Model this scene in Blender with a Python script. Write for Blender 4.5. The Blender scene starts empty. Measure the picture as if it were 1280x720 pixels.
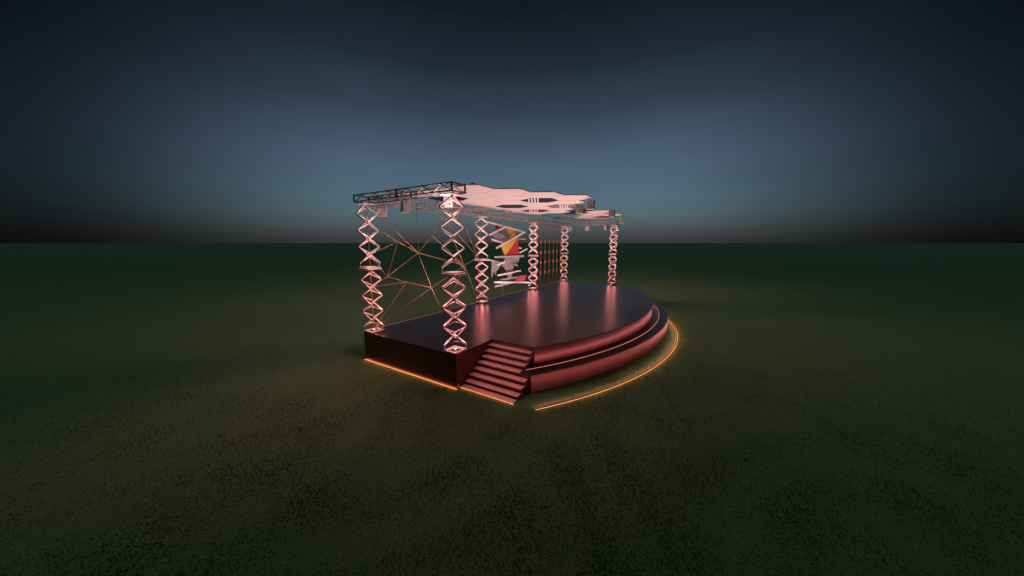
import bpy, math, random
from mathutils import Vector, Matrix
random.seed(7)
col = bpy.context.scene.collection
R = math.radians
sc = bpy.context.scene

# ------------------------------------------------------------------ helpers
class MB:
    """collects shapes in stage coordinates (x along the back row, y towards the audience, z up)"""
    def __init__(self): self.v = []; self.f = []
    def add(self, vs, fs):
        n = len(self.v); self.v += [tuple(v) for v in vs]; self.f += [tuple(n + i for i in f) for f in fs]
    def box(self, x0, x1, y0, y1, z0, z1):
        self.add([(x0,y0,z0),(x1,y0,z0),(x1,y1,z0),(x0,y1,z0),(x0,y0,z1),(x1,y0,z1),(x1,y1,z1),(x0,y1,z1)],
                 [(0,3,2,1),(4,5,6,7),(0,1,5,4),(1,2,6,5),(2,3,7,6),(3,0,4,7)])
    def bar(self, a, b, w=.05, h=None, up=(0,0,1)):
        a = Vector(a); b = Vector(b); h = h or w
        d = (b - a).normalized(); u = Vector(up)
        if abs(d.dot(u)) > .98: u = Vector((1,0,0))
        s = d.cross(u).normalized(); t = s.cross(d).normalized()
        vs = []
        for p in (a, b):
            for i, j in ((-1,-1),(1,-1),(1,1),(-1,1)):
                vs.append(p + s*(i*w/2) + t*(j*h/2))
        self.add(vs, [(0,3,2,1),(4,5,6,7),(0,1,5,4),(1,2,6,5),(2,3,7,6),(3,0,4,7)])
    def tube(self, pts, r=.02, n=6, closed=False):
        pts = [Vector(p) for p in pts]; rings = []
        for i, p in enumerate(pts):
            a = pts[i-1] if (i > 0 or closed) else p
            b = pts[(i+1) % len(pts)] if (i < len(pts)-1 or closed) else p
            d = (b - a).normalized(); u = Vector((0,0,1))
            if abs(d.dot(u)) > .95: u = Vector((1,0,0))
            s = d.cross(u).normalized(); t = s.cross(d).normalized()
            rings.append([p + s*(r*math.cos(2*math.pi*k/n)) + t*(r*math.sin(2*math.pi*k/n)) for k in range(n)])
        vs = [v for g in rings for v in g]; fs = []
        m = len(pts) if closed else len(pts)-1
        for i in range(m):
            j = (i+1) % len(pts)
            for k in range(n):
                fs.append((i*n+k, i*n+(k+1) % n, j*n+(k+1) % n, j*n+k))
        if not closed:
            fs.append(tuple(range(n-1,-1,-1))); fs.append(tuple(range((len(pts)-1)*n, len(pts)*n)))
        self.add(vs, fs)
    def prism(self, poly, z0, z1):
        n = len(poly)
        vs = [(x,y,z0) for x,y in poly] + [(x,y,z1) for x,y in poly]
        self.add(vs, [tuple(range(n-1,-1,-1)), tuple(range(n,2*n))] + [(i,(i+1)%n,n+(i+1)%n,n+i) for i in range(n)])
    def prism_y(self, poly, y0, y1):      # outline in the x,z plane, thickness along y
        n = len(poly)
        vs = [(x,y0,z) for x,z in poly] + [(x,y1,z) for x,z in poly]
        self.add(vs, [tuple(range(n)), tuple(range(2*n-1,n-1,-1))] + [(i,n+i,n+(i+1)%n,(i+1)%n) for i in range(n)])
    def build(self, name, mat, parent=None, org=(0,0,0), bevel=0, smooth=False):
        me = bpy.data.meshes.new(name)
        ox, oy, oz = org
        me.from_pydata([(x-ox, -(y-oy), z-oz) for x,y,z in self.v], [], self.f)
        import bmesh
        bm = bmesh.new(); bm.from_mesh(me)
        bmesh.ops.recalc_face_normals(bm, faces=bm.faces)
        if bevel:
            es = [e for e in bm.edges if len(e.link_faces) == 2 and e.calc_face_angle(0) > .5]
            bmesh.ops.bevel(bm, geom=es, offset=bevel, segments=3, affect='EDGES', profile=.5, clamp_overlap=True)
        bm.to_mesh(me); bm.free()
        me.materials.append(mat)
        if smooth:
            for p in me.polygons: p.use_smooth = True
        o = bpy.data.objects.new(name, me); col.objects.link(o)
        if parent: o.parent = parent
        else: o.location = (ox, -oy, oz)
        return o

def tag(o, label=None, cat=None, group=None, kind=None):
    if label: o['label'] = label
    if cat: o['category'] = cat
    if group: o['group'] = group
    if kind: o['kind'] = kind
    return o
def thing(name, label, cat, loc=(0,0,0), group=None):
    o = bpy.data.objects.new(name, None); col.objects.link(o); o.empty_display_size = .2
    o.location = (loc[0], -loc[1], loc[2]); return tag(o, label, cat, group)
def copy_tree(o, parent=None):
    c = o.copy(); col.objects.link(c)
    if parent: c.parent = parent
    for ch in [k for k in bpy.data.objects if k.parent == o]: copy_tree(ch, c)
    return c

# ------------------------------------------------------------------ materials
def mat(name, base, rough=.5, metal=0., bump=None, emit=None, estr=0, noise=0., nscale=4., aniso=0, coat=0, spec=.5, tint=None):
    m = bpy.data.materials.new(name); m.use_nodes = True
    nt = m.node_tree; b = nt.nodes['Principled BSDF']
    b.inputs['Base Color'].default_value = (*base, 1); b.inputs['Roughness'].default_value = rough
    b.inputs['Metallic'].default_value = metal
    b.inputs['Specular IOR Level'].default_value = spec
    b.inputs['Coat Weight'].default_value = coat
    if tint: b.inputs['Specular Tint'].default_value = (*tint, 1)
    tc = nt.nodes.new('ShaderNodeTexCoord')
    if noise:
        n = nt.nodes.new('ShaderNodeTexNoise'); n.inputs['Scale'].default_value = nscale; n.inputs['Detail'].default_value = 6
        nt.links.new(tc.outputs['Object'], n.inputs['Vector'])
        mr = nt.nodes.new('ShaderNodeMapRange'); mr.inputs[1].default_value = .3; mr.inputs[2].default_value = .7
        mr.inputs[3].default_value = 1-noise; mr.inputs[4].default_value = 1+noise
        nt.links.new(n.outputs['Fac'], mr.inputs[0])
        mx = nt.nodes.new('ShaderNodeMix'); mx.data_type = 'RGBA'; mx.blend_type = 'MULTIPLY'; mx.inputs[0].default_value = 1
        mx.inputs[6].default_value = (*base, 1); nt.links.new(mr.outputs[0], mx.inputs[7])
        nt.links.new(mx.outputs[2], b.inputs['Base Color'])
        mr2 = nt.nodes.new('ShaderNodeMapRange'); mr2.inputs[3].default_value = max(.02, rough-.07); mr2.inputs[4].default_value = rough+.07
        nt.links.new(n.outputs['Fac'], mr2.inputs[0]); nt.links.new(mr2.outputs[0], b.inputs['Roughness'])
    if bump:
        kind, s, st, dist = bump
        if kind == 'noise':
            t = nt.nodes.new('ShaderNodeTexNoise'); t.inputs['Scale'].default_value = s; t.inputs['Detail'].default_value = 4; out = t.outputs['Fac']
        else:
            t = nt.nodes.new('ShaderNodeTexVoronoi'); t.inputs['Scale'].default_value = s; t.inputs['Randomness'].default_value = .15; out = t.outputs['Distance']
        nt.links.new(tc.outputs['Object'], t.inputs['Vector'])
        bp = nt.nodes.new('ShaderNodeBump'); bp.inputs['Strength'].default_value = st; bp.inputs['Distance'].default_value = dist
        nt.links.new(out, bp.inputs['Height']); nt.links.new(bp.outputs[0], b.inputs['Normal'])
    if emit:
        b.inputs['Emission Color'].default_value = (*emit, 1); b.inputs['Emission Strength'].default_value = estr
    return m
M = {}
M['deck'] = mat('deck_metal', (.050,.030,.036), .29, .8, ('cell', 9, .035, .01), tint=(1,.76,.70))
M['riser'] = mat('riser_metal', (.20,.085,.085), .36, .7, ('cell', 16, .15, .01), noise=.15, nscale=2)
M['tread'] = mat('tread_lit_pink', (.85,.44,.42), .40, .15, ('cell', 18, .1, .008), noise=.1, nscale=3)  # pale pink puts the overhead light on the treads into their colour
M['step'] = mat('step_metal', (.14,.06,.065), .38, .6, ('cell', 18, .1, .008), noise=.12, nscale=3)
M['tower'] = mat('tower_alloy', (.88,.74,.72), .5, .0, noise=.06, nscale=6)
M['truss'] = mat('truss_metal', (.44,.39,.40), .5, .35, noise=.15, nscale=5)
M['panel'] = mat('roof_panel_white', (.80,.76,.75), .55, noise=.05, nscale=1.5)
M['blue'] = mat('roof_panel_blue', (.012,.026,.075), .85, noise=.1, spec=.1)
M['green'] = mat('roof_panel_green', (.012,.055,.045), .85, noise=.1, spec=.1)
M['red'] = mat('roof_panel_red', (.16,.035,.022), .85, noise=.1, spec=.1)
M['grey'] = mat('roof_panel_grey', (.17,.17,.16), .5, noise=.1)
M['white'] = mat('stripe_white', (.85,.85,.85), .5)
M['copper'] = mat('copper_tube', (.38,.20,.11), .4, .5, noise=.12, nscale=8)
M['copper3'] = mat('copper_rod', (.24,.11,.06), .5, .3)
M['copper2'] = mat('copper_ornament', (.48,.13,.05), .5, .2, noise=.15, nscale=6)
M['led_pink'] = mat('led_pink', (.8,.3,.3), .5, emit=(1,.32,.30), estr=.8)
M['led_amber'] = mat('led_amber', (.8,.5,.2), .5, emit=(1,.42,.17), estr=.8)
M['groove'] = mat('groove_black', (.012,.008,.008), .6)
M['bar'] = mat('prop_bar_white', (.80,.74,.73), .5, noise=.06)
M['bargrey'] = mat('prop_bar_grey', (.38,.40,.42), .5, noise=.08)
M['pred'] = mat('prop_crimson', (.45,.02,.04), .5, noise=.08)
M['pdred'] = mat('prop_dark_red', (.22,.012,.02), .5, noise=.08)
M['porange'] = mat('prop_orange', (.70,.28,.04), .5, noise=.08)
M['pyellow'] = mat('prop_yellow', (.68,.42,.08), .5, noise=.08)
M['pgrey'] = mat('prop_grey', (.26,.25,.26), .6, noise=.15, nscale=3)
M['plav'] = mat('prop_lavender', (.30,.26,.32), .6, noise=.1)
M['housing'] = mat('lamp_housing', (.62,.56,.56), .5, noise=.08, nscale=10)
M['grille'] = mat('lamp_grille', (.34,.29,.28), .5, .1, ('cell', 40, .4, .01), noise=.2, nscale=20)
M['lamp'] = mat('lamp_glass', (.9,.6,.6), .3, emit=(1,.62,.58), estr=2)

# ------------------------------------------------------------------ dimensions (metres)
W, S, L, ZD, ZT = 5.53, .62, 23.1, 1.30, .66
CX, CY = 11.55, -6.85
RU, RI, RL, RG = 17.15, 17.55, 18.05, 18.95
ZB, ZTOP = 6.99, 7.30
def arc(r, x0, x1, n=64):
    out = []
    a0 = math.asin((x0-CX)/r); a1 = math.asin((x1-CX)/r)
    for i in range(n+1):
        a = a0+(a1-a0)*i/n; out.append((CX+r*math.sin(a), CY+r*math.cos(a)))
    return out
XS = 2.2       # the stair runs from x=.2 to x=2.2

# ------------------------------------------------------------------ ground
g = bpy.data.materials.new('grass'); g.use_nodes = True
nt = g.node_tree; b = nt.nodes['Principled BSDF']; b.inputs['Roughness'].default_value = .9; b.inputs['Specular IOR Level'].default_value = .1
b.inputs['Sheen Weight'].default_value = .75; b.inputs['Sheen Roughness'].default_value = .45; b.inputs['Sheen Tint'].default_value = (.30,.62,.34,1)
tc = nt.nodes.new('ShaderNodeTexCoord')
n1 = nt.nodes.new('ShaderNodeTexNoise'); n1.inputs['Scale'].default_value = .35; n1.inputs['Detail'].default_value = 8
n2 = nt.nodes.new('ShaderNodeTexNoise'); n2.inputs['Scale'].default_value = 22; n2.inputs['Detail'].default_value = 6
for n in (n1, n2): nt.links.new(tc.outputs['Object'], n.inputs['Vector'])
cr = nt.nodes.new('ShaderNodeValToRGB'); cr.color_ramp.elements[0].color = (.026,.060,.030,1); cr.color_ramp.elements[1].color = (.055,.092,.042,1)
cr.color_ramp.elements[0].position = .3; cr.color_ramp.elements[1].position = .7
ad = nt.nodes.new('ShaderNodeMath'); ad.operation = 'MULTIPLY_ADD'; ad.inputs[1].default_value = .5
hf = nt.nodes.new('ShaderNodeMath'); hf.operation = 'MULTIPLY'; hf.inputs[1].default_value = .5
nt.links.new(n2.outputs['Fac'], hf.inputs[0]); nt.links.new(n1.outputs['Fac'], ad.inputs[0]); nt.links.new(hf.outputs[0], ad.inputs[2])
nt.links.new(ad.outputs[0], cr.inputs[0]); nt.links.new(cr.outputs[0], b.inputs['Base Color'])
bp = nt.nodes.new('ShaderNodeBump'); bp.inputs['Strength'].default_value = .7; bp.inputs['Distance'].default_value = .022
nt.links.new(n2.outputs['Fac'], bp.inputs['Height']); nt.links.new(bp.outputs[0], b.inputs['Normal'])
q = MB(); q.add([(-4000,-4000,0),(4000,-4000,0),(4000,4000,0),(-4000,4000,0)], [(0,1,2,3)])
tag(q.build('ground', g), kind='structure')

# ------------------------------------------------------------------ stage
st = thing('stage', 'dark metal stage with flat rectangular back half and curved two-tier front standing on the grass', 'stage')
deck_poly = [(0,0),(0,W),(XS,W)] + arc(RU, XS, L-XS) + [(L-XS,W),(L,W),(L,0)]
q = MB(); q.prism(deck_poly, ZD-.03, ZD); q.build('deck', M['deck'], st)
q = MB(); q.prism([(x*.9995+.004, y*.9992+.002) for x,y in deck_poly], .0, ZD-.0305); q.build('upper_riser', M['riser'], st)
xt = 1.2
tier = [(xt,W+.01),(xt, arc(RL,xt,CX)[0][1])] + arc(RL, xt, L-xt)[1:-1] + [(L-xt, arc(RL,xt,CX)[0][1]), (L-xt,W+.01)]
inner = [(L-XS,W+.01)] + list(reversed(arc(RU, XS, L-XS))) + [(XS,W+.01)]
# lower tier: an arched band whose two ends stop at the stairs
def band(mb, r0, r1, x0, x1, z0, z1, n=64):
    a = arc(r0, x0, x1, n); c = arc(r1, x0, x1, n)
    vs = []
    for (p, s) in zip(a, c): vs += [(*p, z0), (*s, z0), (*s, z1), (*p, z1)]
    fs = [(0,1,2,3)]
    for i in range(n):
        k = 4*i
        for e in range(4): fs.append((k+e, k+4+e, k+4+(e+1) % 4, k+(e+1) % 4))
    fs.append((4*n+3,4*n+2,4*n+1,4*n)); mb.add(vs, fs)
def tierpoly(off):
    a = arc(RL+off, xt, L-xt, 96); c = list(reversed(arc(RU-.2, XS, L-XS, 96)))
    return a + [(L-xt, W+1.945), (L-XS, W+1.945)] + c[1:-1] + [(XS, W+1.945), (xt, W+1.945)]
q = MB(); q.prism(tierpoly(0), 0, ZT-.03); q.build('lower_riser', M['riser'], st)
q = MB(); q.prism(tierpoly(.012), ZT-.0295, ZT); q.build('ledge', M['deck'], st)
q = MB(); band(q, RI-.06, RI+.0, xt+.3, L-xt-.3, ZT+.001, ZT+.012); q.build('ledge_groove', M['groove'], st)
q = MB(); band(q, RI+.004, RI+.022, xt+.3, L-xt-.3, ZT+.001, ZT+.008); q.build('led_strip', M['led_pink'], st)
# amber strips along the foot of the end wall, of the near stair and along the back edge of the deck
q = MB(); q.box(-.03,-.014,-.03,W+.03,.004,.022); q.build('foot_led_strip', M['led_amber'], st)
q = MB(); q.box(.02,L,-.03,-.004,ZD-.05,ZD+.012); q.build('edge_led_strip', mat('led_copper', (.5,.2,.1), .5, emit=(1,.32,.16), estr=.22), st)

# stairs
def stair(loc, mirror):
    t = thing('stage_stairs', 'far metal stage steps hidden beyond the curved deck' if mirror else 'eight dark red metal steps climbing onto the stage beside its near corner', 'stairs', loc)
    sg = -1 if mirror else 1
    for k in range(8):
        x1 = 2.0 - .25*k if k else 2.0
        zt = ZD - ZD/8*(k+1)   # top of this tread
        if zt < .05: continue
        q = MB()
        xa = x1-.25; yb = 1.93 if zt > ZT-.02 else 2.27
        def bx(mb, a, c, y0, y1, z0, z1): mb.box(min(sg*a, sg*c), max(sg*a, sg*c), y0, y1, z0, z1)
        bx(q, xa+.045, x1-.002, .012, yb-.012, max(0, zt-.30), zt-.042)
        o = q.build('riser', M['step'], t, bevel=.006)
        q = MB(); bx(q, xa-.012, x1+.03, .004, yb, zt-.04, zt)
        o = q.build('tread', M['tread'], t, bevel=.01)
    q = MB(); bx(q, 0, .26, .012, 2.27, .004, .045); q.build('base_plate', M['tread'], t, bevel=.006)
    q = MB()
    bx(q, -.02, -.006, .0, 2.3, .004, .016); q.build('foot_led_strip', M['led_amber'], t)
    return t
stair((.2, W, 0), False)
stair((L-.2, W, 0), True)

# light ring set in the grass round the front of the stage
t = thing('ground_light_ring', 'thin amber glowing light ring curving through the grass in front of the stage', 'light strip')
path = []
for k in range(121):
    x = .3 + (L-1.3)*k/120
    y = -6.775 + 18.63*math.sqrt(1-((x-10.18)/17.42)**2)
    y = max(y, CY+math.sqrt(RL**2-(x-CX)**2)+.10) if x > 12 else y; path.append(Vector((x, y)))
def ribbon(mb, o0, o1, z0, z1):
    vs = []; fs = []
    for k, p in enumerate(path):
        d = (path[min(k+1,120)]-path[max(k-1,0)]).normalized(); n = Vector((-d.y, d.x))
        a, c = p+n*o0, p+n*o1; vs += [(*a,z0),(*c,z0),(*c,z1),(*a,z1)]
    fs.append((0,1,2,3))
    for k in range(120):
        for e in range(4): fs.append((4*k+e, 4*k+4+e, 4*k+4+(e+1) % 4, 4*k+(e+1) % 4))
    fs.append((483,482,481,480)); mb.add(vs, fs)
q = MB(); ribbon(q, -.035, .035, .004, .03); q.build('channel', M['groove'], t)
for r in (-.048, .037):
    q = MB(); ribbon(q, r, r+.011, .004, .022); q.build('led_strip', M['led_amber'], t)

# short grass in front of and beside the stage
def clear(x, y):
    if -.12 < x < L+.1 and -.12 < y < W+.1: return False
    if x > .0 and y > W-.2:
        yt = CY+math.sqrt(max(0, RL**2-(x-CX)**2)) if x > 1.1 else W+2.35
        if y < yt+.06: return False
    if x > .15:
        ry = -6.775+18.63*math.sqrt(max(0, 1-((x-10.18)/17.42)**2))
        if abs(y-ry) < .14: return False
    return True
q = MB(); gr = random.Random(3); n_ = 0
while n_ < 120000:
    d_ = 2.0+26*gr.random()**1.5; a_ = R(-31.9)+R(gr.uniform(-64, 64))
    x = -7.94+d_*math.cos(a_); y = 12.83+d_*math.sin(a_)
    if not clear(x, y): continue
    tuft = math.sin(x*1.7+math.sin(y*1.1)*2)*math.sin(y*1.9+math.cos(x*.8)*2)
    if gr.random() > (.62+.38*tuft)*min(1, max(0, (26-d_)/18))**1.6: continue
    h = gr.uniform(.018, .042)*(1.15+.35*tuft); w = gr.uniform(.004, .009)*(1+d_*.06); t_ = gr.uniform(0, 6.283)
    lx, ly = gr.gauss(0, .022), gr.gauss(0, .022); cx_, sx_ = math.cos(t_)*w, math.sin(t_)*w
    k = len(q.v); q.v += [(x-cx_, y-sx_, 0), (x+cx_, y+sx_, 0), (x+lx, y+ly, h)]; q.f.append((k, k+1, k+2)); n_ += 1
tag(q.build('grass', mat('grass_blade', (.095,.140,.062), .7, noise=.3, nscale=1.2, spec=.2)), 'short dark grass around the stage', 'grass', kind='stuff')

# ------------------------------------------------------------------ towers
def lattice(z0, n=7, h=.3575):
    q = MB(); i_ = .03; a, c = i_, S-i_
    # corners: 'side' corners meet at even levels, the other two at odd levels
    side = [(a,a),(c,c)]; mid = [(a,c),(c,a)]
    side, mid = side, mid
    g_ = .03
    for k in range(n):
        zl, zh = z0+k*h, z0+(k+1)*h
        lo, hi = (side, mid) if k % 2 == 0 else (mid, side)
        for p in lo:
            for r in hi:
                q.bar((*p, zl+g_), (*r, zh-g_), .055, .042)
    for k in range(1, n):
        for p in (side if k % 2 == 0 else mid):
            z = z0+k*h; q.box(p[0]-.026, p[0]+.026, p[1]-.026, p[1]+.026, z-.06, z+.06)
    for p in side: q.box(p[0]-.026, p[0]+.026, p[1]-.026, p[1]+.026, z0-.0, z0+.05)
    zt = z0+n*h
    for p in mid: q.box(p[0]-.026, p[0]+.026, p[1]-.026, p[1]+.026, zt-.05, zt)
    return q
def tower0():
    t = thing('lattice_tower', 'x', 'tower', (0,0,ZD), 'lattice towers carrying the stage roof')
    q = MB(); w = .085; z0, z1 = .004, .075
    q.box(0,S,0,w,z0,z1); q.box(0,S,S-w,S,z0,z1); q.box(0,w,w,S-w,z0,z1); q.box(S-w,S,w,S-w,z0,z1)
    q.build('base_frame', M['tower'], t, bevel=.006)
    for x in (.045,S-.045):
        for y in (.045,S-.045): q = MB(); q.tube([(x,y,.076),(x,y,.10)], .018, 8); q.build('bolt', M['truss'], t)
    q = MB(); q.tube([(S/2,S/2,.005),(S/2,S/2,.09)], .055, 12); q.build('lamp_body', M['housing'], t)
    q = MB(); q.tube([(S/2,S/2,.0905),(S/2,S/2,.11)], .045, 12); q.build('lamp_glass', M['lamp'], t)
    lattice(.22).build('lattice_section', M['tower'], t)
    q = MB(); q.box(-.03,S+.03,-.03,S+.03,2.82,2.90); q.build('middle_plate', M['tower'], t, bevel=.008)
    q = MB(); q.box(.06,S-.06,.06,S-.06,2.9005,2.955); q.build('plate_collar', M['tower'], t)
    lattice(3.10, 7, .355).build('lattice_section', M['tower'], t)
    for p in ((.03,.03),(S-.03,S-.03)):
        q = MB(); q.bar((*p,.075),(*p,.23),.016); q.build('stub', M['tower'], t)
        q = MB(); q.bar((*p,2.90),(*p,3.11),.016); q.build('stub', M['tower'], t)
    q = MB(); q.box(.01,S-.01,.01,S-.01,5.63,5.66); q.build('top_plate', M['tower'], t)
    return t
TW = [((0,0),  'leftmost lattice tower, at the far left corner of the stage holding the web of tubes'),
      ((0,W-S),'nearest and largest lattice tower, on the stage corner beside the steps'),
      ((8.05,0),'lattice tower between the web of copper tubes and the coloured triangle sculpture'),
      ((15.3,0),'lattice tower between the coloured triangle sculpture and the hanging copper strands'),
      ((22.25,0),'lattice tower at the far back corner, right of the hanging copper strands'),
      ((22.6,W-S),'rightmost lattice tower, standing alone near the curved far end of the deck')]
t0 = tower0()
towers = []
for i, ((x,y),lab) in enumerate(TW):
    o = t0 if i == 0 else copy_tree(t0)
    o.location = (x,-y,ZD); o['label'] = lab; towers.append(o)

# ------------------------------------------------------------------ roof trusses
def truss(name, label, x0, x1, y0, y1, axis, nseg, nb=6):
    t = thing(name, label, 'truss', ((x0+x1)/2, (y0+y1)/2, ZB), 'box trusses of the stage roof')
    org = ((x0+x1)/2, (y0+y1)/2, ZB)
    c = .045; q = MB(); a, b_ = (x0,x1) if axis == 'x' else (y0,y1); u, v = (y0,y1) if axis == 'x' else (x0,x1)
    P = (lambda l, w_, z: (l, w_, z)) if axis == 'x' else (lambda l, w_, z: (w_, l, z))
    h = c/2
    for w_ in (u+h, v-h):
        for z in (ZB+h, ZTOP-h): q = MB(); q.bar(P(a,w_,z), P(b_,w_,z), c); q.build('chord', M['truss'], t, org)
    sl = (b_-a)/nseg
    for s_ in range(nseg):
        f = MB(); l0 = a+s_*sl; l1 = l0+sl
        for l in (l0+.03, l1-.03):
            f = MB()
            for w_ in (u+h, v-h): f.bar(P(l,w_,ZB+c), P(l,w_,ZTOP-c), .055, .042)
            for z in (ZB+h, ZTOP-h): f.bar(P(l,u+.02,z), P(l,v-.02,z), .04)
            f.build('end_frame', M['truss'], t, org)
        f = MB(); A, Bx = l0+.06+.12, l1-.06
        for k in range(nb):
            la = A+(Bx-A)*k/nb; lb = A+(Bx-A)*(k+1)/nb
            za, zb = (ZB+c, ZTOP-c) if k % 2 == 0 else (ZTOP-c, ZB+c)
            for w_ in (u+h, v-h): f.bar(P(la,w_,za), P(lb,w_,zb), .026)
            wa, wb = (u+c, v-c) if k % 2 == 0 else (v-c, u+c)
            f.bar(P(la,wa,ZB+h), P(lb,wb,ZB+h), .02)
        f.build('lacing', M['truss'], t, org)
    return t
e = .05
truss('box_truss', 'near dark box truss over the left end of the stage, seen large against the sky', -e, S+e, -e, W+e, 'y', 2, 6)
truss('box_truss', 'long box truss along the back of the stage above the web and the sculpture', S+e+.004, 22.25-e-.004, -e+.02, S+e-.02, 'x', 8, 6)
truss('box_truss', 'far box truss over the right end of the stage with small lamps under it', 22.3-e, 22.3+S+e, -e, W+e, 'y', 2, 8)

# ------------------------------------------------------------------ hexagon roof
cn = thing('roof_canopy', 'canopy of pale hexagon panels with some blue, green, red and striped ones', 'canopy', (7.75,3.9,ZTOP))
RH = 1.083
def hexc(i, j): return (7.75+1.5*RH*i, 4.86+1.73205*RH*j-(.866*RH if i % 2 else 0))
HEX = {}
for ij in [(-3,0),(-2,0),(-1,1),(0,1),(-3,-1),(-3,-2),(-2,-1),(-1,0),(-1,-1),(-1,-2),(0,-1),(0,-2),(1,1),(1,0),(1,-2),(2,-1),(2,-2),(3,0),(3,-2),(4,-1),(4,-2),
           (5,1),(6,0),(7,1),(9,0),(8,-1),(5,-1)]: HEX[ij] = 'panel'
HEX.update({(-2,-2):'blue',(0,0):'blue*',(1,-1):'green',(3,-1):'red*',(2,0):'grey*',(4,0):'green',(5,0):'blue',(8,0):'red',(8,-2):'grey',(7,0):'panel'})
del HEX[(5,-1)]
ZH = 7.60
lab = {'blue':'plain navy blue hexagon panel','blue*':'navy blue hexagon panel with white stripes','green':'dark green hexagon panel','red':'brownish red hexagon panel','red*':'brownish red hexagon panel with white stripes','grey*':'grey hexagon panel with white stripes','grey':'grey hexagon panel'}
for (i,j), c in HEX.items():
    cx, cy = hexc(i,j); r = RH-.016
    q = MB(); q.prism([(cx-7.75+r*math.cos(k*math.pi/3), cy-3.9+r*math.sin(k*math.pi/3)) for k in range(6)], ZH-ZTOP, ZH-ZTOP+.045)
    o = q.build('roof_panel', M[c.strip('*')], cn)
    if c in lab: o['label'] = lab[c]
    if '*' in c:
        n_ = Vector((cx+7.94, cy-12.83)).normalized(); d = Vector((-n_.y, n_.x))
        hx = [Vector((r*math.cos(k*math.pi/3), r*math.sin(k*math.pi/3))) for k in range(6)]
        q = MB()
        for s0 in {'blue*':(-.63,-.465,-.30,-.14),'red*':(-.44,-.27,-.09,.10),'grey*':(-.20,-.06,.13,.27)}[c]:
            poly = [d*s0-n_*2, d*(s0+.085)-n_*2, d*(s0+.085)+n_*2, d*s0+n_*2]
            for k in range(6):          # cut the stripe to the hexagon
                a_, b_ = hx[k]*.995, hx[(k+1) % 6]*.995; out = []
                f_ = lambda p: (b_-a_).cross(p-a_)
                for m in range(len(poly)):
                    p0, p1 = poly[m-1], poly[m]; f0_, f1_ = f_(p0), f_(p1)
                    if (f0_ >= 0) != (f1_ >= 0): out.append(p0+(p1-p0)*(f0_/(f0_-f1_)))
                    if f1_ >= 0: out.append(p1)
                poly = out
                if not poly: break
            if len(poly) > 2: q.prism([(cx-7.75+p.x, cy-3.9+p.y) for p in poly], ZH-ZTOP-.006, ZH-ZTOP-.001)
        q.build('stripe', M['white'], o)
# ribs and posts that carry the panels
q = MB()
for (x,y) in [(1.9,.3),(4.5,.3),(7,.3),(9.5,.3),(12,.3),(14.5,.3),(19.8,.3),(22.5,1.3),(22.5,3.9)]:
    q = MB(); q.bar((x-7.75,y-3.9,0),(x-7.75,y-3.9,ZH-ZTOP+.10),.05); q.build('post', M['truss'], cn)
for y in (.3,):
    q = MB(); q.bar((1.9-7.75,y-3.9,ZH-ZTOP+.13),(22.5-7.75,y-3.9,ZH-ZTOP+.13),.05); q.build('rib', M['truss'], cn)
for x, ya, yb in ((2.9,.0,4.6),(4.5,.3,5.4),(6.1,.3,6.4),(7.75,.3,7.3),(9.4,.3,6.4),(11.0,.3,5.4),(12.6,.3,4.5),(14.25,.3,5.4),(15.9,3,6.3),(17.5,.3,5.4),(19.1,.3,6.4),(20.8,.3,5.4)):
    q = MB(); q.bar((x-7.75,ya-3.9,ZH-ZTOP+.075),(x-7.75,yb-3.9,ZH-ZTOP+.075),.045); q.build('rib', M['truss'], cn)
for y in (4.4,):
    q = MB(); q.bar((2.4-7.75,y-3.9,ZH-ZTOP+.13),(20.8-7.75,y-3.9,ZH-ZTOP+.13),.05); q.build('rib', M['truss'], cn)

# ------------------------------------------------------------------ camera
CAM = Vector((-7.938, 12.827, 5.296)); YAW, PIT, F = R(31.906), R(7.795), 385.7
def ray(px, py):                # used only to read the photo's outlines onto the vertical plane they hang in
    r, u, fw = px-640, -(py-356), F
    fh = fw*math.cos(PIT)+u*math.sin(PIT); w = -fw*math.sin(PIT)+u*math.cos(PIT)
    return Vector((r*math.sin(YAW)+fh*math.cos(YAW), r*math.cos(YAW)-fh*math.sin(YAW), w))
def on_y(px, py, y):
    d = ray(px, py); t_ = (y-CAM.y)/d.y; p = CAM+d*t_; return (p.x, p.z)

# ------------------------------------------------------------------ lamps hanging from the trusses and the canopy
def fixture0():
    t = thing('stage_lamp', 'x', 'lamp', (0,0,0), 'box lamps hanging under the stage roof')
    w, d, h = .40, .26, .44
    q = MB(); q.box(-d/2,d/2,-w/2,w/2,-h-.03,-.03); q.build('housing', M['housing'], t, bevel=.012)
    q = MB(); q.box(-d/2-.008,-d/2-.001,-w/2+.035,w/2-.035,-h+.005,-.065); q.build('grille', M['grille'], t)
    q = MB()
    for a_, c_ in (((-w/2+.02,-w/2+.035)),((w/2-.035,w/2-.02))): q.box(-d/2-.016,-d/2-.001,a_,c_,-h-.012,-.05)
    q.box(-d/2-.016,-d/2-.001,-w/2+.0355,w/2-.0355,-.0645,-.05); q.box(-d/2-.016,-d/2-.001,-w/2+.0355,w/2-.0355,-h-.012,-h+.0045)
    q.build('trim_frame', M['truss'], t)
    q = MB(); q.tube([(-d/2-.0085,.08,-h+.09),(-d/2-.02,.08,-h+.09)], .035, 12); q.build('lens', M['groove'], t)
    q = MB(); q.bar((0,-w/2-.015,-.2),(0,-w/2-.015,.0),.02); q.bar((0,w/2+.015,-.2),(0,w/2+.015,.0),.02); q.bar((0,-w/2-.025,.01),(0,w/2+.025,.01),.02)
    q.build('yoke', M['truss'], t)
    return t
def at(px, py, z):
    d = ray(px, py); p = CAM+d*((z-CAM.z)/d.z); return (p.x, p.y, p.z)
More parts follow.
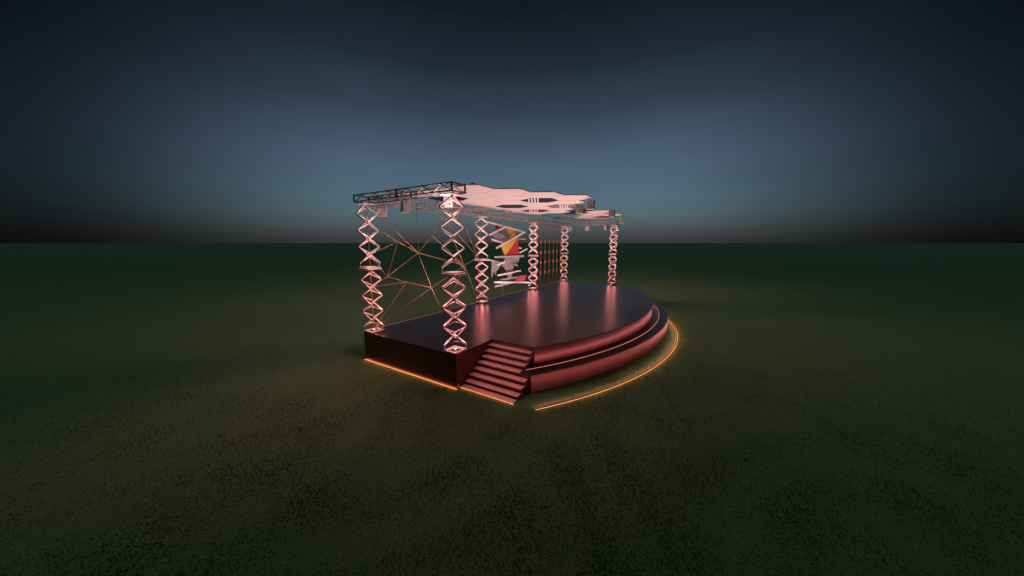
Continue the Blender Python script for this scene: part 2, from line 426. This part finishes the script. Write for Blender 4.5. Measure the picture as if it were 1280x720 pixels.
FX = [((.95,.45,6.93), 180, 0, 'square pale lamp hanging right beside the top of the leftmost tower'),
      ((.40,2.75,6.93), -28, 6, 'narrow tilted lamp hanging below the middle of the near dark truss'),
      ((.95,4.55,7.07), 8, 0, 'brightly lit lamp box behind the top of the nearest tower'),
      (at(738.5,250.5,7.52), 8, 0, 'large lamp with dark grille under the front tip of the canopy'),
      (at(724.5,257.3,7.54), 10, 0, 'lamp with dark grille in the notch between the two canopy parts'),
      (at(765,263,7.56), -2, 0, 'lamp with dark grille in front of the far canopy panels'),
      (at(777.5,272,7.35), -50, 0, 'small pale lamp hanging at the far right tip of the canopy'),
      ((22.4,.9,6.93), 180, 0, 'small lamp tucked beside the top of the far back corner tower'),
      ((22.4,2.75,6.93), 180, 0, 'small square lamp hanging alone under the middle of the far truss'),
      ((22.3,4.65,6.93), 70, 0, 'small lamp hanging left of the top of the rightmost tower')]
f0 = fixture0()
for i, (p, rz, tl, lb) in enumerate(FX):
    o = f0 if i == 0 else copy_tree(f0)
    o.location = (p[0], -p[1], p[2]); o.rotation_euler = (0, R(tl), R(rz)); o['label'] = lb

# ------------------------------------------------------------------ web of tubes between the first and second back tower
YB = .31
ND = dict(TL=(461.5,249.5), BL=(467.3,411.5), TR=(592.6,268.5), BR=(594.0,377.2), N1=(497.1,302), N2=(522.6,316), N3=(484.1,345.7), N4=(508,352.6),
  N5=(539.3,359.5), NL=(465.3,358.2), NM=(464.3,318.3), NU=(462.2,279), T2=(521.3,257), N6=(539.8,294.2), N7=(555.5,274.5), T3=(538,262.5), T4=(577,265.5), T4b=(573.5,266),
  N8=(580.4,331.7), N9=(592.3,321.7), F1=(553.3,385.8), F2=(556,386.5))
P3 = {k: on_y(*v, YB) for k, v in ND.items()}
for k in ('TL','T2','T3','T4','T4b','TR'): P3[k] = (P3[k][0], ZB)
for k in ('BL','BR','F1','F2'): P3[k] = (P3[k][0], ZD+.02)
P3['TL'] = (.31, ZB); P3['BL'] = (.31, ZD+.12); P3['NM'] = (.31, P3['NM'][1]); P3['NL'] = (.31, P3['NL'][1]); P3['NU'] = (.31, P3['NU'][1])
P3['TR'] = (8.0, ZB); P3['BR'] = (8.0, ZD+.02); P3['N9'] = (8.0, P3['N9'][1])
web = thing('tube_web', 'irregular web of thin copper tubes behind the left part of the stage', 'backdrop', (.31,YB,ZD))
for a_, c_ in [('TL','NU'),('NU','NM'),('NM','NL'),('NL','BL'),('TR','N9'),('N9','BR'),('TL','N2'),('NU','N1'),('N1','N2'),('N1','NM'),('N1','N3'),('N2','N3'),('NM','N3'),('N3','NL'),('N3','N4'),
             ('N4','N5'),('N4','NL'),('N4','BL'),('N5','BL'),('N2','N5'),('N2','T2'),('N2','N6'),('N6','N7'),('N7','T3'),('N7','T4'),('N6','N8'),('N7','N8'),('N7','N9'),('T4b','N9'),
             ('N2','N8'),('N8','N9'),('N8','BR'),('N8','N5'),('N8','F2'),('N5','F1')]:
    A, Bq = P3[a_], P3[c_]
    q = MB(); q.tube([(A[0],YB,A[1]),(Bq[0],YB,Bq[1])], .017, 6)
    q.build('tube', M['copper'], web, (.31,YB,ZD), smooth=False)
for k_, (x,z) in P3.items():
    if k_[0] == 'N': q = MB(); q.box(x-.024,x+.024,YB-.024,YB+.024,z-.024,z+.024); q.build('joint', M['copper'], web, (.31,YB,ZD))

# ------------------------------------------------------------------ sculpture between the second and third back tower
sv = thing('triangle_sculpture', 'abstract hanging sculpture of white bars, red, orange and yellow triangles and ragged grey sheets', 'sculpture', (11.8,YB,ZD))
o1 = lambda x, y: (590+x/12, 270+y/12)
o2 = lambda x, y: (590+x/12, 320+y/12)
def flat(name, pts, y, m, th=.03, lb=None):
    q = MB(); q.prism_y([on_y(*p, y) for p in pts], y-th/2, y+th/2)
    o = q.build(name, m, sv, (11.8,YB,ZD))
    if lb: o['label'] = lb
def sbar(p, r, y, w, m, th=.06, lb=None):
    a_ = on_y(*p, y); c_ = on_y(*r, y)
    q = MB(); q.bar((a_[0],y,a_[1]),(c_[0],y,c_[1]), th, w, up=(0,0,1)); o = q.build('bar', m, sv, (11.8,YB,ZD))
    if lb: o['label'] = lb
sbar(o1(205,82), o1(765,235), .38, .115, M['bar'], lb='long pink lit bar at the top')
sbar(o1(260,285), o1(505,165), .50, .10, M['bar'])
sbar(o1(295,352), o1(465,405), .50, .11, M['bar'])
sbar(o1(365,482), o1(795,240), .60, .12, M['bar'])
sbar(o1(700,348), o1(805,348), .25, .09, M['bargrey'])
sbar(o1(340,618), o1(775,602), .50, .14, M['bargrey'], lb='thick grey bar under the large triangles')
sbar(o1(710,478), o1(738,484), .5, .11, M['bar'])
sbar(o1(712,552), o1(828,492), .5, .10, M['bar'])
sbar(o2(40,52), o2(205,48), .40, .13, M['bargrey'])
sbar(o2(200,48), o2(440,102), .40, .13, M['bargrey'])
sbar(o2(375,138), o2(490,88), .55, .11, M['bar'])
sbar(o2(385,292), o2(730,220), .52, .11, M['bar'])
sbar(o2(410,365), o2(690,315), .40, .11, M['bargrey'])
sbar(o2(335,393), o2(865,398), .56, .13, M['bar'], lb='lowest long white bar')
sbar(o2(340,460), o2(600,400), .44, .11, M['bargrey'])
sbar(o2(630,130), o2(680,140), .5, .09, M['bargrey'])
flat('triangle', [o1(350,135),o1(455,160),o1(430,190),o1(437,278),o1(402,228),o1(363,195)], .20, M['pdred'], lb='small dark red pointed sheet near the top')
flat('triangle', [o1(500,175),o1(650,215),o1(650,300),o1(575,335),o1(555,262)], .22, M['porange'], lb='orange sheet under the top bar')
flat('sheet', [o1(290,290),o1(385,238),o1(565,350),o1(470,356),o1(390,352)], .24, M['plav'], lb='lavender grey sheet')
flat('sheet', [o1(392,358),o1(540,350),o1(490,398)], .30, M['plav'])
flat('triangle', [o1(440,455),o1(690,325),o1(495,602)], .42, M['pyellow'], lb='large yellow triangle')
flat('triangle', [o1(692,322),o1(705,600),o1(497,606)], .42, M['pred'], lb='large crimson triangle')
flat('triangle', [o2(625,380),o2(700,300),o2(820,285),o2(782,380)], .44, M['pred'], lb='crimson sheet low on the right')
flat('ragged_sheet', [o2(492,20),o2(718,15),o2(700,70),o2(690,108),o2(680,62),o2(662,95),o2(648,150),o2(636,120),o2(625,100),o2(618,180),o2(606,250),o2(600,320),o2(585,355),o2(570,335),o2(555,368),
      o2(545,350),o2(535,372),o2(530,300),o2(520,225),o2(508,262),o2(500,200),o2(478,168),o2(462,150),o2(445,160),o2(480,90)], .36, M['pgrey'], lb='large ragged grey sheet hanging in points')
flat('ragged_sheet', [o2(298,80),o2(400,92),o2(480,90),o2(462,128),o2(415,158),o2(392,212),o2(378,205),o2(352,292),o2(335,240),o2(322,236),o2(296,328),o2(288,240)], .30, M['pgrey'], lb='smaller ragged grey sheet on the left')
# thin wires that carry the pieces
for x, z0 in ((9.6,6.3),(11.0,6.3),(12.2,5.9),(13.4,5.7)): q = MB(); q.tube([(x,.36,z0),(x,.36,ZB)], .006, 4); q.build('wire', M['truss'], sv, (11.8,YB,ZD))
for x in (10.6,12.6): q = MB(); q.tube([(x,.47,1.6),(x,.47,6.0)], .006, 4); q.build('wire', M['truss'], sv, (11.8,YB,ZD))

# ------------------------------------------------------------------ hanging copper strands between the third and fourth back tower
def strand0():
    t = thing('hanging_strand', 'x', 'ornament', (0,0,0), 'copper strands hanging behind the stage')
    q = MB(); q.tube([(0,0,-5.45),(0,0,0)], .028, 6); q.build('rod', M['copper3'], t)
    for k in range(6):
        z = -.62 - k*.93 if k else -.25
        q = MB(); w = .115; n = 8
        prof = [(.012,.27),(w*.55,.12),(w,.0),(w*.6,-.10),(.03,-.42)] if k == 0 else [(.025,.12),(w,.06),(w*.95,-.02),(w*.35,-.18),(.024,-.34)]
        vs = []; fs = []
        for r_, dz in prof:
            for a_ in range(n): vs.append((r_*math.cos(2*math.pi*a_/n), r_*.6*math.sin(2*math.pi*a_/n), z+dz))
        for i in range(len(prof)-1):
            for a_ in range(n): fs.append((i*n+a_, i*n+(a_+1) % n, (i+1)*n+(a_+1) % n, (i+1)*n+a_))
        fs += [tuple(range(n)), tuple(range(len(prof)*n-1, (len(prof)-1)*n-1, -1))]
        q.add(vs, fs); q.build('spearhead', M['copper2'], t)
    return t
s0 = strand0()
order = ['first copper strand, partly behind the third back tower', 'second copper strand from the left', 'third copper strand from the left', 'middle one of the seven copper strands',
         'fifth copper strand from the left', 'sixth copper strand, second last on the right', 'last copper strand, against the far back corner tower']
for i, px in enumerate((670.6,676,681.4,686.6,691.6,696.2,700.8)):
    o = s0 if i == 0 else copy_tree(s0)
    x, z = on_y(px, 310, YB); o.location = (x, -YB, ZB-.02); o['label'] = order[i]

# ------------------------------------------------------------------ lights
def point(name, p, e_, c_, r=.05, parent=None):
    l = bpy.data.lights.new(name, 'POINT'); l.energy = e_; l.color = c_; l.shadow_soft_size = r
    o = bpy.data.objects.new(name, l); col.objects.link(o); o.location = (p[0], -p[1], p[2]); return o
def area(name, p, target, e_, c_, sx, sy, spread=180):
    l = bpy.data.lights.new(name, 'AREA'); l.shape = 'RECTANGLE'; l.size = sx; l.size_y = sy; l.energy = e_; l.color = c_; l.spread = R(spread)
    o = bpy.data.objects.new(name, l); col.objects.link(o); o.location = (p[0], -p[1], p[2])
    d = Vector((target[0]-p[0], -(target[1]-p[1]), target[2]-p[2])); o.rotation_euler = d.to_track_quat('-Z', 'Y').to_euler(); return o
def spot(name, p, target, e_, c_, ang, r=.1, blend=.6):
    l = bpy.data.lights.new(name, 'SPOT'); l.energy = e_; l.color = c_; l.spot_size = R(ang); l.spot_blend = blend; l.shadow_soft_size = r
    o = bpy.data.objects.new(name, l); col.objects.link(o); o.location = (p[0], -p[1], p[2])
    d = Vector((target[0]-p[0], -(target[1]-p[1]), target[2]-p[2])); o.rotation_euler = d.to_track_quat('-Z', 'Y').to_euler(); return o
PK = (1,.50,.48); PW = (1,.62,.57); AM = (1,.45,.16)
for (x,y),_ in TW:
    point('tower_foot_light', (x+S/2,y+S/2,ZD+.16), 1.2, PK, .04)
    for cx_, cy_ in ((.0,.0),(1,0),(0,1),(1,1)):  # added point lights with no lamp bodies, brighten bars and streak the deck
        for z in (.45,1.1,1.8,2.5):
            point('tower_fill', (x+S/2+(cx_-.5)*.50, y+S/2+(cy_-.5)*.50, ZD+z), (2.9,2.9,2.4,1.8)[(.45,1.1,1.8,2.5).index(z)], (1,.35,.36), .06)
    for z in (3.4,4.2,5.0): point('tower_fill', (x+S/2,y+S/2,ZD+z), 7, (1,.62,.60), .07)  # added fill inside the upper lattice
for x, y, k in ((3.0,3.6,1),(6.2,5.6,1),(9.8,6.8,1),(13.4,6.8,1),(17.2,6.0,1),(5.2,1.6,.8),(10.0,2.2,.8),(14.8,2.2,.8),(19.6,3.2,1)):
    spot('canopy_fill', (x,y,ZD+.06), (x,y,8), 400*k, PW, 165, .1, .3)  # added spots with no fixture, light the roof panels from below
for (x,y,tx,ty,k) in ((-.1,1.5,-3.2,1.0,.8),(.2,5.6,-2,8.6,.45),(7.8,7.4,6,12,.5),(13.7,5.6,15,14,.9),(4,-.2,2,-8,1),(12,-.2,12,-9,1),(20,-.2,21,-9,1),(22.9,5.6,28,10,1),(23,2,31,2,1)):
    spot('ground_fill', (x,y,6.9), (tx,ty,0), 1500*k, (1,.36,.25), 85, .15, 1)  # added spots with no fixture of their own, tint the grass round the stage
spot('tread_fill', (1.0,4.7,6.7), (1.9,6.5,1.0), 420, (1,.45,.43), 34, .06, .8)  # added spot that brightens the stair treads
point('lamp_box_fill', (.40,4.66,6.72), 24, (1,.75,.72), .04)  # added point light outside the lamp box, whitens its face
# light given off by the strips
def arc_lights(r, z, x0, x1, n, e_, c_, tilt, name):
    a0 = math.asin((x0-CX)/r); a1 = math.asin((x1-CX)/r)
    for k in range(n):
        a = a0+(a1-a0)*(k+.5)/n; x, y = CX+r*math.sin(a), CY+r*math.cos(a); ln = r*(a1-a0)/n
        d = Vector((-math.sin(a), -math.cos(a), tilt))
        o = area(name, (x,y,z), (x+d.x, y+d.y, z+d.z), e_*ln, c_, ln, .03)
        # long side of each lamp along the strip
        t_ = Vector((math.cos(a), math.sin(a), 0)); dd = Vector((d.x, -d.y, d.z)).normalized(); u = dd.cross(t_).normalized()
        o.rotation_euler = Matrix((t_, u, -dd)).transposed().to_euler() if Matrix((t_, u, -dd)).determinant() > 0 else Matrix((t_, -u, -dd)).transposed().to_euler()
def strip_light(name, a, b, d, e_, c_, wd=.03):
    a = Vector((a[0],-a[1],a[2])); b = Vector((b[0],-b[1],b[2])); d = Vector((d[0],-d[1],d[2])).normalized()
    l = bpy.data.lights.new(name, 'AREA'); l.shape = 'RECTANGLE'; l.size = (b-a).length; l.size_y = wd; l.energy = e_*(b-a).length; l.color = c_
    o = bpy.data.objects.new(name, l); col.objects.link(o); o.location = (a+b)/2
    t_ = (b-a).normalized(); d = (d-t_*d.dot(t_)).normalized(); u = (-d).cross(t_)
    o.rotation_euler = Matrix((t_, u, -d)).transposed().to_euler()
for k in range(0, 120, 10):
    a, c = path[k], path[k+10]; m = (c-a).normalized(); n = Vector((-m.y, m.x))      # n points away from the stage
    for sg in (1, -1):
        strip_light('ring_glow', (*(a+n*.05*sg),.07), (*(c+n*.05*sg),.07), (n.x*sg*.9, n.y*sg*.9, -1), 1.0, (1,.26,.10))
    strip_light('ring_light', (*(a-n*.06),.05), (*(c-n*.06),.05), (-n.x, -n.y, .7), 1.7, (1,.34,.34))
strip_light('foot_glow', (-.02,0,.07), (-.02,W,.07), (-.8,0,-1), 1.4, (1,.28,.10))
strip_light('foot_glow', (-.035,0,.03), (-.035,W,.03), (1,0,.5), .2, (1,.33,.25), .01)
strip_light('foot_glow', (.17,W,.05), (.17,W+2.3,.05), (-.8,0,-1), .8, (1,.28,.10))
arc_lights(RI, ZT+.04, xt+.4, L-xt-.4, 10, 1.6, (1,.36,.35), .8, 'ledge_light')
sl = bpy.data.lights.new('overhead_fill', 'SUN'); sl.energy = .35; sl.angle = R(50); sl.color = (.85,1,.95)  # added overhead fill that lifts the far grass, no visible moon
so = bpy.data.objects.new('overhead_fill', sl); col.objects.link(so); so.rotation_euler = Vector((-.35,-.15,-1)).to_track_quat('-Z','Y').to_euler()

# ------------------------------------------------------------------ world
w = bpy.data.worlds.new('World'); sc.world = w; w.use_nodes = True
nt = w.node_tree; bg = nt.nodes['Background']
tc = nt.nodes.new('ShaderNodeTexCoord'); sx = nt.nodes.new('ShaderNodeSeparateXYZ'); nt.links.new(tc.outputs['Generated'], sx.inputs[0])
asn = nt.nodes.new('ShaderNodeMath'); asn.operation = 'ARCSINE'; nt.links.new(sx.outputs[2], asn.inputs[0])
mr = nt.nodes.new('ShaderNodeMapRange'); mr.inputs[1].default_value = 0; mr.inputs[2].default_value = math.pi/2; nt.links.new(asn.outputs[0], mr.inputs[0])
cr = nt.nodes.new('ShaderNodeValToRGB'); nt.links.new(mr.outputs[0], cr.inputs[0])
def lin(r, g_, b_): return tuple(((c/255)/12.92 if c <= 10 else ((c/255+.055)/1.055)**2.4) for c in (r, g_, b_)) + (1,)
stops = [(0,(60,58,58)),(.7,(64,63,63)),(2.2,(74,82,84)),(4.5,(82,102,108)),(7.5,(82,108,122)),(12.5,(78,99,119)),(16,(68,88,106)),(21,(52,67,82)),(27,(34,45,57)),(34,(19,26,33)),(43,(10,13,17)),(90,(4,5,6))]
els = cr.color_ramp.elements
while len(els) > 1: els.remove(els[-1])
els[0].position = 0; els[0].color = lin(*stops[0][1])
for d_, c_ in stops[1:]:
    e_ = els.new(d_/90); e_.color = lin(*c_)
# the twilight glow sits low on the horizon behind the stage and dies away to both sides
vm = nt.nodes.new('ShaderNodeCombineXYZ'); nt.links.new(sx.outputs[0], vm.inputs[0]); nt.links.new(sx.outputs[1], vm.inputs[1])
nz = nt.nodes.new('ShaderNodeVectorMath'); nz.operation = 'NORMALIZE'; nt.links.new(vm.outputs[0], nz.inputs[0])
dt = nt.nodes.new('ShaderNodeVectorMath'); dt.operation = 'DOT_PRODUCT'; nt.links.new(nz.outputs[0], dt.inputs[0]); dt.inputs[1].default_value = (math.cos(YAW), math.sin(YAW), 0)
ac = nt.nodes.new('ShaderNodeMath'); ac.operation = 'ARCCOSINE'; nt.links.new(dt.outputs['Value'], ac.inputs[0])
m2 = nt.nodes.new('ShaderNodeMapRange'); m2.interpolation_type = 'SMOOTHSTEP'; m2.inputs[1].default_value = R(22); m2.inputs[2].default_value = R(60); m2.inputs[3].default_value = 1; m2.inputs[4].default_value = .10
nt.links.new(ac.outputs[0], m2.inputs[0])
cl = nt.nodes.new('ShaderNodeTexNoise'); cl.inputs['Scale'].default_value = 2.2; cl.inputs['Detail'].default_value = 5
mp = nt.nodes.new('ShaderNodeMapping'); mp.inputs['Scale'].default_value = (1,1,4); nt.links.new(tc.outputs['Generated'], mp.inputs[0]); nt.links.new(mp.outputs[0], cl.inputs['Vector'])
m3 = nt.nodes.new('ShaderNodeMapRange'); m3.inputs[1].default_value = .3; m3.inputs[2].default_value = .7; m3.inputs[3].default_value = .95; m3.inputs[4].default_value = 1.05; nt.links.new(cl.outputs['Fac'], m3.inputs[0])
mm = nt.nodes.new('ShaderNodeMath'); mm.operation = 'MULTIPLY'; nt.links.new(m2.outputs[0], mm.inputs[0]); nt.links.new(m3.outputs[0], mm.inputs[1])
mx = nt.nodes.new('ShaderNodeMix'); mx.data_type = 'RGBA'; mx.blend_type = 'MULTIPLY'; mx.inputs[0].default_value = 1
nt.links.new(cr.outputs[0], mx.inputs[6]); nt.links.new(mm.outputs[0], mx.inputs[7]); nt.links.new(mx.outputs[2], bg.inputs[0])
bg.inputs[1].default_value = 1.0

cam = bpy.data.cameras.new('camera'); co = bpy.data.objects.new('camera', cam); col.objects.link(co)
cam.sensor_width = 36; cam.lens = 36*F/1280; cam.shift_y = -4/1280; cam.clip_start = .1; cam.clip_end = 20000
co.location = (CAM.x, -CAM.y, CAM.z); co.rotation_euler = (math.pi/2-PIT, 0, YAW-math.pi/2)
sc.camera = co
sc.view_settings.view_transform = 'Standard'; sc.view_settings.look = 'None'; sc.view_settings.exposure = 0; sc.view_settings.gamma = 1
sc.cycles.use_denoising = True; sc.cycles.max_bounces = 6
